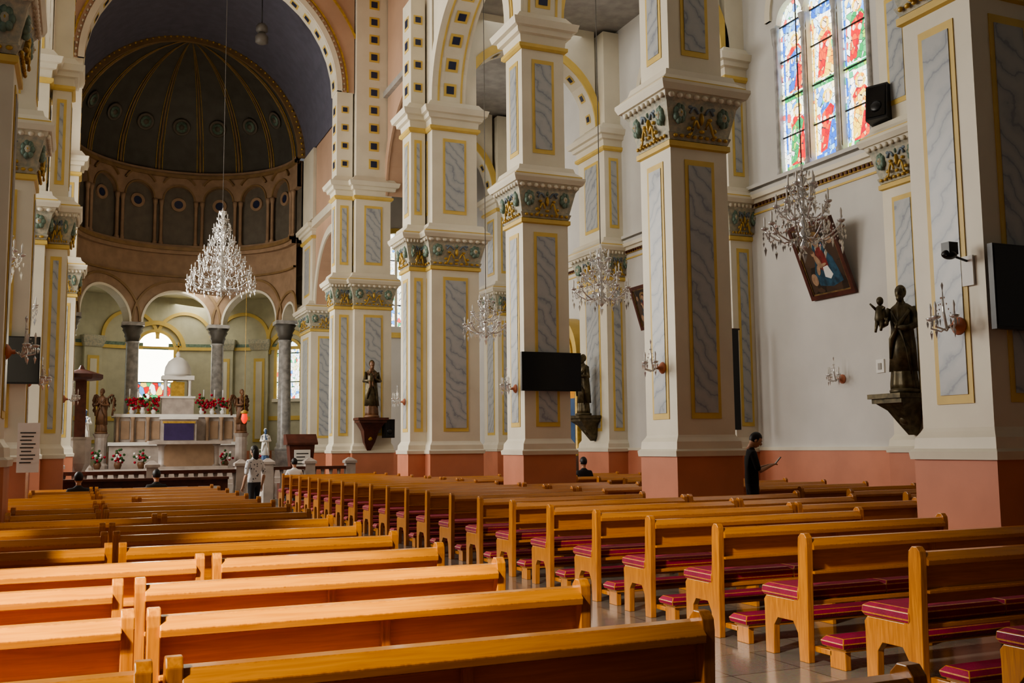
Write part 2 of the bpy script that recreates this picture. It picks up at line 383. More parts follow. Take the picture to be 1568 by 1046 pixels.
for side in(1,-1):
    X=(lambda x:x) if side>0 else (lambda x:2*CX-x)
    for y in PY[1:]+[24.5,32.3]:
        if side<0 and y<20: continue
        mb=MB(); f=lambda u,z,d:(X(u),y+0.1+d,z)
        arch_wall(mb,[(11.18,2.0,10.6)],9.18,13.2,13.4,10.6,f,0.7,'cream','cream')
        arch_tiles(mb,11.18,2.0,10.6,f,0.35,s=0.13); archivolt(mb,11.18,2.0,2.22,10.6,f,-0.05,0,'yellow')
        mb.obj('aisle_arch')

# ------------------------------------------------------------------ outer right wall
WX=13.80
bays=[(10.3),(15.9),(21.6)]
mb=MB()
mb.box(WX,-7,0,WX+0.4,38.2,7.35,'wall')
hw=1.42; ys=[-7.0]
for c in bays:
    mb.box(WX,ys[-1],7.35,WX+0.4,c-hw,13.4,'wall'); ys.append(c+hw)
    f=lambda u,z,d:(WX+d,u,z)
    arch_wall(mb,[(c-0.95,0.42,10.75),(c,0.42,10.95),(c+0.95,0.42,10.75)],c-hw,c+hw,13.4,10.75,f,0.4,'wall','cream')
    archivolt(mb,c,1.52,1.7,10.9,f,-0.06,0,'cream')
mb.box(WX,ys[-1],7.35,WX+0.4,38.2,13.4,'wall')
mb.obj('wall_right')
mb=MB()
mb.box(WX-0.05,-7,0,WX,38.2,1.45,'salmon'); mb.box(WX-0.07,-7,1.45,WX,38.2,1.52,'cream'); mb.obj('baseboard_right')
mb=MB()
segs=[(-7,7.1),(8.2,12.75),(13.8,18.35),(19.4,24.1),(25.9,38)]
for a,b in segs:
    mb.box(WX-0.06,a,6.85,WX,b,6.93,'gold'); mb.box(WX-0.10,a,6.93,WX,b,7.02,'cream'); mb.box(WX-0.18,a,7.02,WX,b,7.12,'cream'); mb.box(WX-0.12,a,7.12,WX,b,7.22,'wall'); mb.box(WX-0.14,a,7.28,WX+.2,b,7.36,'wall')
    y=a+.06
    while y<b-.06: mb.box(WX-0.095,y,6.86,WX,y+0.06,6.92,'dkwood'); y+=0.12
    mb.box(WX-0.03,a,6.70,WX,b,6.74,'yellow')
mb.obj('trim_cornice_right')
def glass_figure(mb,x,c,z,h,robe,cloak):
    def poly(pts,k,d): mb.add([(x-d,c-u*h,z+v*h) for u,v in pts],[tuple(range(len(pts)))],k)
    def ell(u,v,r,k,d,rv=None): poly([(u+r*cos(2*pi*i/14),v+(rv or r)*sin(2*pi*i/14)) for i in range(14)],k,d)
    poly([(-.17,0),(.17,0),(.19,.25),(.13,.5),(.17,.68),(.09,.78),(-.09,.78),(-.17,.68),(-.13,.5),(-.19,.25)],robe,.004)
    poly([(-.20,.02),(-.05,.05),(.03,.35),(.14,.66),(.06,.74),(-.13,.62),(-.16,.4)],cloak,.006)
    ell(0,.87,.11,'g_yel',.005); ell(0,.86,.055,'g_skin',.008,.07); ell(.05,.5,.04,'g_skin',.009,.05); ell(-.08,.53,.035,'g_skin',.009,.045)
for i,c in enumerate(bays):
    mb=MB(); gx=WX+.15
    mb.box(gx,c-hw,7.36,gx+0.02,c+hw,11.4,'glass')
    cs=[('g_red','g_yel'),('g_blu','g_red'),('g_red','g_grn'),('g_grn','g_red'),('g_yel','g_red'),('g_red','g_blu')]
    for j,d in enumerate((-.95,0,.95)):
        glass_figure(mb,gx,c+d,7.55,1.35,*cs[j]); glass_figure(mb,gx,c+d,9.15,1.3,*cs[j+3])
        mb.box(gx-.003,c+d-.40,7.38,gx,c+d+.40,7.55,'g_blu' if j==1 else 'g_grn'); mb.box(gx-.003,c+d-.40,8.98,gx,c+d+.40,9.12,'g_grn')
        mb.box(gx-.003,c+d-.40,10.5,gx,c+d+.40,10.72,'g_blu')
        for s in(-1,1): mb.box(gx-.002,c+d+s*.34,7.38,gx,c+d+s*.40,10.9,'g_blu' if j!=1 else 'g_yel')
    for dz in(8.2,9.05,9.9,10.7): mb.box(WX+0.12,c-hw,dz,WX+0.15,c+hw,dz+0.03,'black')
    for d in(-0.475,0.475):
        mb.box(WX+0.02,c+d-0.055,7.36,WX+0.2,c+d+0.055,10.8,'cream')
        mb.lathe([(0.075,0),(0.075,0.12),(0.05,0.16),(0.05,2.9),(0.07,2.95),(0.05,3.0),(0.09,3.25),(0.10,3.3)],(WX-0.02,c+d,7.36),'greymarble',10)
    for d in(-1.39,1.39): mb.lathe([(0.075,0),(0.05,0.16),(0.05,2.9),(0.07,2.95),(0.09,3.25),(0.10,3.3)],(WX-0.02,c+d,7.36),'greymarble',10)
    mb.obj('window_%d'%(i+1))
for y0,y1 in((7.16,8.1),(12.8,13.75),(18.4,19.35),(24.2,25.85),(32.1,33.4)):
    mb=MB(); pier(mb,13.22,13.85,y0,y1,('-X','-Y'))
    mb.loft([(10.6,13.3,y0+.05,13.8,y1-.05),(13.3,13.3,y0+.05,13.8,y1-.05)],'cream'); mb.obj('wall_pilaster')
for side in(1,-1):
    X=(lambda x:x) if side>0 else (lambda x:2*CX-x)
    mb=MB(); f=lambda u,z,d:(X(u),38.2+d,z)
    mb.box(X(9.3),38.2,0,X(14.2),38.6,6.35,'wall'); mb.box(X(9.3),38.2,6.35,X(10.5),38.6,13.4,'wall'); mb.box(X(12.3),38.2,6.35,X(14.2),38.6,13.4,'wall')
    arch_wall(mb,[(11.4,0.9,9.2)],10.5,12.3,13.4,9.2,f,0.4,'wall','cream')
    archivolt(mb,11.4,0.9,1.1,9.2,f,-0.06,0,'yellow')
    mb.box(X(9.3),38.14,0,X(14.2),38.2,1.45,'salmon'); mb.box(X(9.3),38.08,5.9,X(14.2),38.2,6.1,'yellow')
    mb.obj('wall_chapel_'+('right' if side>0 else 'left'))
    mb=MB(); mb.box(X(10.5),38.35,6.35,X(12.3),38.37,10.2,'glass'); mb.box(X(11.35),38.28,6.35,X(11.45),38.35,10.1,'cream')
    for u in(10.7,11.75): mb.box(X(u),38.345,6.6,X(u+.4),38.35,9.2,'g_blu'); mb.box(X(u+.1),38.34,6.9,X(u+.3),38.345,8.8,'g_red')
    for z in(7.2,8.1,9.0): mb.box(X(10.5),38.32,z,X(12.3),38.335,z+.04,'black')
    mb.obj('window_%d'%(4 if side>0 else 5))
mb=MB(); mb.box(9.1,-7,13.4,14.2,38.6,13.6,'ceil'); mb.obj('ceiling_aisle')
mb=MB(); mb.box(-1.9,-7,18,9.2,33.2,18.2,'pink'); mb.obj('ceiling_nave')
mb=MB(); mb.box(-7,-7.3,0,14.2,-7,18,'rear'); mb.obj('wall_rear')
mb=MB(); mb.box(-12,-7.3,-0.2,16,52,0,'floor'); mb.obj('floor')

# ------------------------------------------------------------------ apse
AY=41.0; AR=4.3
def cyl(R): return lambda u,z,d:(CX+(R+d)*sin(u/R),AY+(R+d)*cos(u/R),z)
deg=pi/180
mb=MB(); f=cyl(AR)
aw=AR*45*deg/2-0.30
arcs=[(AR*k*45*deg,aw,6.95) for k in(-1,0,1)]+[(AR*79.5*deg*s,0.62,6.95) for s in(-1,1)]
arch_wall(mb,arcs,-AR*90*deg,AR*90*deg,10.2,6.95,f,0.5,'apse','cream','cream',extra=40)
for uc,r,zc in arcs:
    archivolt(mb,uc,r,r+0.10,zc,f,-0.05,0,'cream'); archivolt(mb,uc,r+0.42,r+0.52,zc+0.05,f,-0.06,0,'rib')
def ring(mb,r0,r1,z0,z1,k,N=48):
    vs=[];fs=[]
    for i in range(N+1):
        a=-pi/2+pi*i/N
        for r,z in((r0,z0),(r1,z0),(r1,z1),(r0,z1)): vs.append((CX+r*sin(a),AY+r*cos(a),z))
    for i in range(N):
        for j in range(4): fs.append((4*i+j,4*i+(j+1)%4,4*i+4+(j+1)%4,4*i+4+j))
    mb.add(vs,fs,k)
ring(mb,AR-0.12,AR,9.0,9.08,'rib'); ring(mb,AR-0.3,AR+.3,10.15,10.3,'rib'); ring(mb,AR-0.2,AR+.3,10.0,10.15,'apse'); ring(mb,AR-.1,AR+.3,10.3,10.42,'apse')
ar2=[(AR*22.5*deg*k,0.62,12.4) for k in range(-3,4)]
arch_wall(mb,ar2,-AR*90*deg,AR*90*deg,13.5,12.4,f,0.2,'apse','apse',extra=40)
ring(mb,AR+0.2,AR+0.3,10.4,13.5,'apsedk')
for uc,r,zc in ar2:
    archivolt(mb,uc,r,r+0.07,zc,f,-0.05,0,'rib')
    archivolt(mb,uc,0.18,0.30,12.25,f,0.12,0.2,'apse',a1=2*pi); archivolt(mb,uc,0.0,0.18,12.25,f,0.16,0.2,'navy',a1=2*pi)
    archivolt(mb,uc,0.72,0.8,12.75,f,-0.1,0,'rib',a0=0.5,a1=pi-0.5)
for k in range(-4,4):
    for o in(-0.13,0.13):
        x,y,_=f(AR*22.5*deg*(k+0.5)+o,0,0.05)
        mb.lathe([(0.11,0),(0.11,0.1),(0.075,0.15),(0.075,1.7),(0.11,1.85),(0.12,1.98)],(x,y,10.42),'apse',8)
ring(mb,AR-0.12,AR+.1,13.4,13.55,'rib'); ring(mb,AR-0.06,AR+.1,13.55,13.68,'apse')
mb.obj('wall_apse')
mb=MB(); N=36; MM=16; vs=[];fs=[]
DR=4.45
for i in range(MM+1):
    t=pi/2*i/MM
    for j in range(N+1):
        a=-pi/2+pi*j/N; vs.append((CX+DR*cos(t)*sin(a),AY+DR*cos(t)*cos(a),13.6+DR*sin(t)))
for i in range(MM):
    for j in range(N): q=i*(N+1)+j; fs.append((q,q+1,q+N+2,q+N+1))
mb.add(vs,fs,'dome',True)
for k in range(-7,8,2):
    a=k*11.25*deg
    for off,rad,kk in((0,.06,'rib'),(-.03,.022,'gold'),(.03,.022,'gold')):
        pts=[(CX+(DR-.03)*cos(t)*sin(a+off),AY+(DR-.03)*cos(t)*cos(a+off),13.6+(DR-.03)*sin(t)) for t in [pi/2*i/16*0.96 for i in range(17)]]
        mb.tube(pts,[rad*(1-.7*i/16) for i in range(17)],kk,6)
for k in range(-3,4):
    a=k*22.5*deg; t=27*deg
    c=Vector((CX+(DR-.06)*cos(t)*sin(a),AY+(DR-.06)*cos(t)*cos(a),13.6+(DR-.06)*sin(t)))
    nrm=(Vector((CX,AY,13.6))-c).normalized(); T=Matrix.Translation(c)@nrm.to_track_quat('Z','Y').to_matrix().to_4x4()
    mb.lathe([(0.36,0),(0.38,0.05),(0.30,0.07),(0.28,0.03)],(0,0,0),'apsedk',16,T=T); mb.lathe([(0.24,0.04),(0.24,0.06)],(0,0,0),'green',12,T=T); mb.lathe([(0.12,0.06),(0.12,0.08)],(0,0,0),'apsedk',12,T=T)
fy=lambda u,z,d:(u,AY-0.05+d,z)
archivolt(mb,CX,DR-0.15,DR+0.25,13.6,fy,-0.12,0.05,'rib',N=48)
for i in range(60):
    a=pi*(i+.5)/60; mb.sph((CX+(DR+.02)*cos(a),AY-0.18,13.6+(DR+.02)*sin(a)),0.05,'gold',6,4)
mb.obj('ceiling_apse_dome')
for s in(-67.5,-22.5,22.5,67.5):
    a=s*deg; x=CX+(AR+.25)*sin(a); y=AY+(AR+.25)*cos(a)
    mb=MB()
    mb.loft([(0.0,x-.42,y-.42,x+.42,y+.42),(1.5,x-.42,y-.42,x+.42,y+.42)],'greymarble')
    mb.lathe([(0.38,1.5),(0.38,1.62),(0.31,1.7),(0.33,1.78),(0.28,1.85),(0.255,6.05),(0.30,6.1),(0.27,6.15)],(x,y,0),'greymarble',20)
    mb.lathe([(0.26,6.15),(0.29,6.3),(0.33,6.35),(0.31,6.45),(0.40,6.62),(0.37,6.68),(0.46,6.8)],(x,y,0),'darkcap',16,fold=0.06,nf=8)
    mb.box(x-.45,y-.45,6.8,x+.45,y+.45,6.95,'greymarble')
    mb.obj('apse_column')
mb=MB(); R2=8.2; f=cyl(R2)
arch_wall(mb,[],-R2*90*deg,R2*90*deg,8.7,0,f,0.3,'ambwall','ambwall',extra=48)
for z0,z1,k,o in((0,1.5,'salmon',-.05),(2.9,3.1,'yellow',-.05),(6.2,6.35,'yellow',-.08),(6.35,6.5,'green',-.05)): ring(mb,R2+o,R2+.1,z0,z1,k)
for k in(-75,-50,-24,18,30,52,75):
    a=k*deg; T=Matrix.Translation((CX+(R2-.12)*sin(a),AY+(R2-.12)*cos(a),0))@Matrix.Rotation(-a,4,'Z')
    mb.box(-.4,-.15,0,.4,.15,6.2,'ambwall',T=T); mb.box(-.26,-.18,1.9,.26,-.14,5.8,'yellow',T=T); mb.box(-.15,-.2,2.05,.15,-.15,5.65,'cream',T=T)
    mb.loft([(6.2,-.42,-.2,.42,.15),(6.5,-.5,-.3,.5,.15),(6.7,-.5,-.3,.5,.15)],'frieze',T=T)
for k in(-62,-12,5,24,41,63):
    archivolt(mb,R2*k*deg,1.15,1.3,6.7,f,-.12,0,'yellow')
ring(mb,AR+.45,R2+.2,8.65,8.8,'ambwall')
mb.obj('wall_ambulatory')
for i,(k,w,z0,zc,g) in enumerate(((-4,0.8,3.9,6.2,'pale'),(-38,0.6,3.9,6.0,'glass'),(40,0.6,3.9,6.0,'glass'))):
    a=k*deg; T=Matrix.Translation((CX+(R2-.05)*sin(a),AY+(R2-.05)*cos(a),0))@Matrix.Rotation(-a,4,'Z')
    mb=MB(); fl=lambda u,z,d:tuple(T@Vector((u,d,z)))
    N=20; pts=[(w*cos(pi*j/N),-0.02,zc+w*sin(pi*j/N)) for j in range(N+1)]+[(-w,-0.02,z0),(w,-0.02,z0)]
    mb.add(pts,[tuple(range(len(pts)))],g,T=T)
    if g=='pale': mb.add([(-w,-.03,z0),(w,-.03,z0),(w,-.03,z0+.75),(-w,-.03,z0+.75)],[(0,1,2,3)],'glassb',T=T)
    archivolt(mb,0,w,w+.14,zc,fl,-.1,0,'yellow'); archivolt(mb,0,w+.35,w+.55,zc,fl,-.12,0,'yellow')
    for s in(-1,1): mb.box(s*w,-.1,z0,s*(w+.14),0,zc,'yellow',T=T)
    mb.box(-w-.2,-.16,z0-.15,w+.2,0,z0,'cream',T=T)
    for z in(z0+.75,zc): mb.box(-w,-.05,z,w,-.03,z+.05,'green',T=T)
    mb.obj('window_%d'%(6+i))

# ------------------------------------------------------------------ sanctuary
mb=MB()
mb.box(-0.6,34.3,0,7.9,45.0,0.45,'marble'); mb.box(0.2,36.5,0.45,7.1,44.6,0.9,'marble'); mb.box(-.3,34.9,0.45,7.6,36.5,0.6,'marble')
mb.obj('sanctuary_platform')
ax=3.5
mb=MB()
mb.box(ax-2.5,40.6,0.9,ax+2.5,42.6,1.75,'marble')
mb.box(ax-2.55,40.5,1.75,ax+2.55,42.6,1.88,'white')
mb.box(ax-2.3,41.5,1.88,ax+2.3,42.6,2.85,'marble'); mb.box(ax-2.4,41.4,2.85,ax+2.4,42.6,2.97,'white')
for i in range(9):
    x=ax-2.2+i*0.55
    if abs(x-ax)<0.6: continue
    mb.lathe([(0.1,1.88),(0.06,1.98),(0.06,2.7),(0.1,2.85)],(x,41.38,0),'apse',8)
    mb.box(x+.12,41.47,2.0,x+.43,41.5,2.7,'apse')
mb.box(ax-0.65,40.9,1.88,ax+0.65,41.5,2.75,'marble'); mb.box(ax-0.55,40.86,1.95,ax+0.55,40.9,2.6,'purple'); mb.box(ax-0.6,40.85,2.6,ax+.6,40.9,2.68,'gold'); mb.box(ax-.7,40.8,2.75,ax+.7,41.6,2.83,'white')
mb.obj('high_altar')
mb=MB()
mb.box(ax-.6,41.6,2.98,ax+.6,42.4,3.6,'marble'); mb.box(ax-.65,41.55,3.6,ax+.65,42.45,3.68,'white')
for sx in(-.45,.45):
    for sy in(41.75,42.25): mb.lathe([(0.09,3.68),(0.055,3.74),(0.055,4.25),(0.09,4.33)],(ax+sx,sy,0),'white',10)
mb.box(ax-.6,41.6,4.33,ax+.6,42.4,4.5,'white'); mb.lathe([(0.5,4.5),(0.52,4.6),(0.48,4.85),(0.36,5.08),(0.18,5.22),(0.07,5.26),(0.1,5.35),(0.02,5.5)],(ax,42,0),'white',20)
mb.box(ax-.03,41.97,5.45,ax+.03,42.03,5.85,'gold'); mb.box(ax-.12,41.97,5.65,ax+.12,42.03,5.71,'gold')
mb.box(ax-.25,41.8,3.68,ax+.25,42.3,4.25,'gold')
mb.obj('altar_tabernacle')
for i,x in enumerate((-1.9,-1.55,-1.1,1.1,1.55,1.9)):
    mb=MB(); mb.lathe([(0.10,0),(0.10,0.04),(0.03,0.1),(0.05,0.25),(0.025,0.3),(0.03,0.6),(0.07,0.66)],(0,0,0),'gold',10); mb.lathe([(0.025,.66),(0.025,1.0)],(0,0,0),'white',8)
    mb.obj('altar_candlestick',(ax+x*.93,42.1,2.975))
for x in(-1.7,-1.3,-.9,.9,1.3,1.7):
    mb=MB(); mb.lathe([(0.07,0),(0.1,0.1),(0.06,0.2),(0.09,0.26)],(0,0,0),'white',10)
    for j in range(34):
        p=(random.gauss(0,.11),random.gauss(0,.07),.42+random.gauss(0,.13)); mb.sph(p,.055,'redfl' if j%4 else 'leaf',6,4)
    mb.obj('flower_vase',(ax+x,41.58,2.975))
for x in(-2.9,-2.2,-1.4,1.0,1.6,2.9):
    mb=MB(); mb.lathe([(0.09,0),(0.14,0.15),(0.11,0.25)],(0,0,0),'brown',10)
    for j in range(34):
        p=(random.gauss(0,.13),random.gauss(0,.1),.42+random.gauss(0,.11)); mb.sph(p,.05,'leaf' if j%2 else ('redfl' if j%3 else 'white'),6,4)
    mb.obj('potted_flowers',(ax+x,39.8,.9))
mb=MB(); mb.box(2.3,37.4,.9,4.9,38.3,1.0,'marble')
for x in(2.6,4.4): mb.lathe([(0.2,1.0),(0.14,1.1),(0.14,1.65),(0.2,1.78)],(x+.1,37.85,0),'marble',12)
mb.box(2.75,37.7,1.0,4.45,38.0,1.78,'apse'); mb.box(2.2,37.35,1.78,5.0,38.35,1.9,'marble'); mb.obj('altar_table')
def rail(x0,x1,y):
    mb=MB(); mb.box(x0,y-.12,.98,x1,y+.12,1.07,'dkwood'); mb.box(x0,y-.1,0,x1,y+.1,.15,'marble')
    x=x0+.15
    while x<x1-.1:
        mb.lathe([(0.06,.15),(0.04,.22),(0.07,.42),(0.035,.62),(0.035,.8),(0.06,.98)],(x,y,0),'marble',8); x+=.24
    for x in(x0,(x0+x1)/2,x1):
        mb.box(x-.14,y-.14,0,x+.14,y+.14,1.15,'marble'); mb.loft([(1.15,x-.18,y-.18,x+.18,y+.18),(1.22,x-.18,y-.18,x+.18,y+.18),(1.32,x-.04,y-.04,x+.04,y+.04)],'marble')
    mb.obj('communion_rail')
rail(-.5,3.9,27.2); rail(5.0,7.4,29.6)
mb=MB(); mb.box(-.4,25.9,.0,3.4,26.0,.9,'dkwood'); mb.box(-.4,25.7,.86,3.4,26.05,.92,'dkwood')
for i in range(5): mb.box(-.3+i*.75,25.87,.3,.2+i*.75,25.9,.7,'white')
mb.obj('front_kneeling_bench')

# ------------------------------------------------------------------ statues
def statue(name,h,k,loc,rotz,k2=None,wings=False,child=False,arm='fold'):
    k2=k2 or k; mb=MB(); s=h/1.7
    mb.lathe([(0.22,0),(0.23,0.05),(0.19,0.08)],(0,0,0),k,16)
    mb.lathe([(0.20,.06),(0.20,.15),(0.165,.5),(0.15,.8),(0.13,1.02),(0.155,1.2),(0.155,1.34),(0.075,1.42),(0.05,1.46),(0.045,1.5)],(0,0,0),k,40,sy=.75,fold=.09,nf=8)
    mb.lathe([(0.215,.35),(0.19,.75),(0.165,1.03),(0.18,1.2),(0.165,1.36),(0.09,1.42)],(0,-.02,0),k2,36,sy=.8,fold=.07,nf=5)
    mb.tube([(-.15,.08,1.3),(-.02,.15,1.1),(.12,.14,.85),(.17,.08,.55)],[.03,.04,.045,.02],k2,8)
    mb.tube([(.12,.1,1.3),(.0,.15,1.0),(-.12,.14,.7),(-.14,.1,.3)],[.02,.035,.035,.015],k2,8)
    mb.sph((0,.02,1.58),(.072,.088,.112),k,14,10); mb.sph((0,-.02,1.61),(.088,.095,.112),k2,12,8,keep=lambda q:not(q.y>.03 and q.z<.04))
    mb.sph((0,.108,1.575),(.013,.022,.025),k,6,5); mb.sph((0,.07,1.50),(.05,.045,.06),k,8,6)
    for sx in(-1,1):
        if arm=='fold': pts=[(sx*.16,0,1.34),(sx*.23,.03,1.08),(sx*.13,.20,1.08),(sx*.03,.25,1.16)]
        elif arm=='hold': pts=[(.16,0,1.34),(.27,.03,1.12),(.24,.2,1.08),(.14,.28,1.1)] if sx>0 else [(-.16,0,1.34),(-.25,.03,1.08),(-.15,.2,1.0),(.0,.27,1.02)]
        mb.tube(pts,[.065,.068,.052,.032],k2,10); mb.sph(pts[-1],(.032,.04,.05),k,8,6)
        for q in range(4): mb.tube([pts[-1],(pts[-1][0]+(q-1.5)*.018,pts[-1][1]+.02,pts[-1][2]+.08)],[.01,.007],k,5)
        if wings:
            P=[]
            for i in range(9):
                t=i/8; P.append((sx*(.07+.30*sin(t*2.2)),-.15-.06*t,1.2+.62*sin(pi*t*.9)-.7*t))
            for i in range(8):
                a=Vector(P[i]); e=a+Vector((sx*.05,-.03,-.36+.03*i))
                mb.tube([a,(a+e)/2+Vector((sx*.03,0,0)),e],[.045,.04,.01],k,6)
            mb.tube(P,[.04]*9,k,6)
    if child:
        cx,cy=(.1,.24) if arm!='hold' else (.25,.22); b=1.0 if arm!='hold' else 1.08
        mb.lathe([(0.07,b),(0.095,b+.1),(0.07,b+.28),(0.035,b+.31)],(cx,cy,0),k2,16,fold=.06,nf=5); mb.sph((cx,cy,b+.38),(.055,.06,.07),k,10,8)
        mb.tube([(cx-.04,cy+.03,b+.24),(cx-.10,cy+.1,b+.26)],[.024,.014],k,6); mb.tube([(cx+.05,cy+.03,b+.24),(cx+.13,cy+.09,b+.34)],[.024,.014],k,6)
        mb.tube([(cx-.03,cy+.06,b+.05),(cx-.04,cy+.14,b-.1)],[.035,.02],k,6); mb.tube([(cx+.04,cy+.06,b+.05),(cx+.05,cy+.12,b-.12)],[.035,.02],k,6)
    me=mb.mesh(name); o=put(me,name,loc,(0,0,rotz)); o.scale=(s,s,s); return o
def bracket(name,x,y,z,nx,ny,k,w=.45,h=.7):
    mb=MB(); T=Matrix.Translation((x,y,z))@Matrix.Rotation(math.atan2(ny,nx)-pi/2,4,'Z')
    mb.box(-w,0,-.08,w,.68,0,k,T=T); mb.box(-w*.9,0,-.16,w*.9,.62,-.08,k,T=T)
    mb.loft([(-h,-.06,0,.06,.10),(-h*.75,-w*.35,0,w*.35,.22),(-h*.4,-w*.5,0,w*.5,.42),(-.16,-w*.82,0,w*.82,.56)],k,T=T)
    mb.sph((0,.2,-h*.6),(.12,.12,.12),'gold' if k!='bronze' else k,8,6,T=T); mb.obj(name)
bracket('statue_console',13.19,13.22,2.42,-1,0,'bronze',.38)
statue('saint_with_child_statue',1.85,'bronze',(12.88,13.10,2.42),pi/2+.5,child=True,arm='hold')
bracket('statue_console',13.19,25.0,2.42,-1,0,'bronze',.40)
statue('saint_statue',1.7,'bronze',(12.86,25.0,2.42),pi/2+.3,arm='fold')
bracket('statue_console',8.62,32.08,2.55,0,-1,'dkwood',.5,1.05)
statue('saint_joseph_statue',1.85,'brown',(8.62,31.65,2.55),pi,k2='bronze',child=True)
statue('altar_angel_statue',1.7,'brown',(.72,40.95,2.2),pi-.4,wings=True)
statue('altar_angel_statue',1.7,'brown',(5.75,40.2,2.2),pi+.4,wings=True)
for x,y in((.72,40.95),(5.75,40.2)):
    mb=MB(); mb.lathe([(.3,0),(.3,.12),(.22,.2),(.22,1.15),(.3,1.3)],(0,0,0),'marble',12,smooth=False); mb.obj('statue_pedestal',(x,y,.9))
mb=MB(); mb.lathe([(.35,0),(.3,.1),(.22,.2),(.22,1.0),(.32,1.15)],(0,0,0),'marble',12,smooth=False); mb.obj('statue_pedestal',(5.6,33.7,0))
statue('virgin_mary_statue',1.1,'bluecl',(5.6,33.7,1.15),pi,k2='white')
mb=MB(); mb.lathe([(.3,.0),(.28,.1),(.2,.2),(.2,.7),(.3,.8)],(0,0,0),'marble',12,smooth=False); mb.obj('statue_pedestal',(.15,38.0,.9))
statue('virgin_mary_statue',1.3,'bluecl',(.15,38.0,1.7),pi,k2='white')

# ------------------------------------------------------------------ chandeliers & sconces
def chand_mesh(name,tiers,zt,cable,stem=.05,drop=.05):
    mb=MB()
    z0=min(t[0] for t in tiers)
    prof=[(0.01,z0-.22),(stem*1.3,z0-.16),(stem*.5,z0-.08),(stem*1.8,z0)]
    z=z0
    while z<zt-.2: prof+=[(stem*.5,z+.06),(stem*1.4,z+.13),(stem*.4,z+.2)]; z+=.2
    prof+=[(.015,zt)]
    mb.lathe(prof,(0,0,0),'crystal',10); mb.tube([(0,0,zt-.02),(0,0,zt+cable)],.009,'darkcap',6)
    for ti,(z,R,n) in enumerate(tiers):
        for i in range(n):
            a=2*pi*i/n+ti*.4; c,s=cos(a),sin(a)
            P=[(c*R*t,s*R*t,z-.10*sin(t*pi)*(1+R)*.8+.08*t*t) for t in [0,.25,.5,.75,.92,1]]
            mb.tube(P,.012,'crystal',5)
            e=P[-1]; mb.lathe([(.015,0),(.05,.02),(.055,.04),(.02,.045),(.014,.06)],e,'crystal',8)
            mb.lathe([(.012,.045),(.012,.13),(.016,.16),(.004,.2)],e,'white',6)
            for j in range(3): mb.octa((e[0]+random.uniform(-.04,.04),e[1]+random.uniform(-.04,.04),e[2]-.03-.07*j),.016,drop,'crystal')
            mb.octa((e[0],e[1],e[2]-.26),.024,.09,'crystal')
            m=P[3]; mb.octa((m[0],m[1],m[2]-.07),.018,.07,'crystal'); m=P[2]; mb.octa((m[0],m[1],m[2]-.05),.015,.05,'crystal')
            zt2=z+.38
            for q in range(1,9):
                t=q/9; mb.octa((e[0]*(1-t),e[1]*(1-t),e[2]*(1-t)+zt2*t-.10*sin(pi*t)),.013,.022,'crystal')
            a2=2*pi*(i+1)/n+ti*.4; e2=(cos(a2)*R,sin(a2)*R,e[2])
            for q in range(1,8):
                t=q/8; mb.octa((e[0]*(1-t)+e2[0]*t,e[1]*(1-t)+e2[1]*t,e[2]-.12*sin(pi*t)*R/.5),.013,.024,'crystal')
    for i in range(10):
        a=2*pi*i/10; mb.octa((.10*cos(a),.10*sin(a),zt-.12),.014,.05,'crystal'); mb.octa((.16*cos(a),.16*sin(a),z0-.1),.016,.07,'crystal')
    mb.octa((0,0,z0-.27),.04,.12,'crystal')
    return mb.mesh(name)
cm=chand_mesh('chandelier_mesh',[(.38,.50,9),(.66,.34,7),(.92,.18,5)],1.32,7.7)
for (x,y) in((8.66,10.43),(8.66,16.05),(8.66,21.75),(2*CX-8.66,21.75),(2*CX-8.66,16.05),(2*CX-8.66,10.43)): put(cm,'crystal_chandelier',(x,y,3.95),(0,0,random.random()))
cm2=chand_mesh('large_chandelier_mesh',[(.55,.96,16),(.85,.84,14),(1.15,.66,12),(1.45,.50,10),(1.75,.36,8),(2.1,.24,7),(2.4,.14,5)],2.85,9.2,stem=.09,drop=.08)
put(cm2,'grand_crystal_chandelier',(CX,30.0,5.80))
cm3=chand_mesh('small_chandelier_mesh',[(.3,.38,7),(.55,.22,5)],.95,4.4)
for x in(8.75,2*CX-8.75): put(cm3,'small_chandelier',(x,36.15,4.05))
def sconce_mesh():
    mb=MB(); mb.lathe([(.10,0),(.105,.02),(.08,.05),(.03,.08),(.03,.12)],(0,0,0),'salmon',14,T=Matrix.Rotation(-pi/2,4,'X'))
    mb.tube([(0,.1,0),(0,.2,-.03),(0,.24,.15),(0,.24,.40)],[.02,.02,.018,.006],'crystal',6)
    for dx,dy in((-.17,.26),(.17,.26),(0,.36)):
        P=[(0,.16,0),(dx*.5,.2,-.06),(dx,dy,-.02),(dx,dy,.06)]; mb.tube(P,.012,'crystal',5); e=P[-1]
        mb.lathe([(.015,0),(.05,.02),(.055,.04),(.014,.05)],e,'crystal',8); mb.lathe([(.012,.04),(.012,.13),(.018,.16),(.004,.21)],e,'white',6)
        for a in range(5): mb.octa((e[0]+.045*cos(a*1.26),e[1]+.045*sin(a*1.26),e[2]-.02),.013,.06,'crystal')
        mb.octa((e[0],e[1],e[2]-.14),.02,.08,'crystal')
        for q in range(1,6):
            t=q/6; mb.octa((e[0]*(1-t),e[1]*(1-t)+.24*t,e[2]*(1-t)+.4*t-.05*sin(pi*t)),.011,.02,'crystal')
    mb.octa((0,.24,.46),.02,.08,'crystal')
    return mb.mesh('sconce_mesh')
sm=sconce_mesh()
def sconce(x,y,r,z=2.76): put(sm,'wall_sconce',(x,y,z),(0,0,r)).scale=(.88,.88,.88)
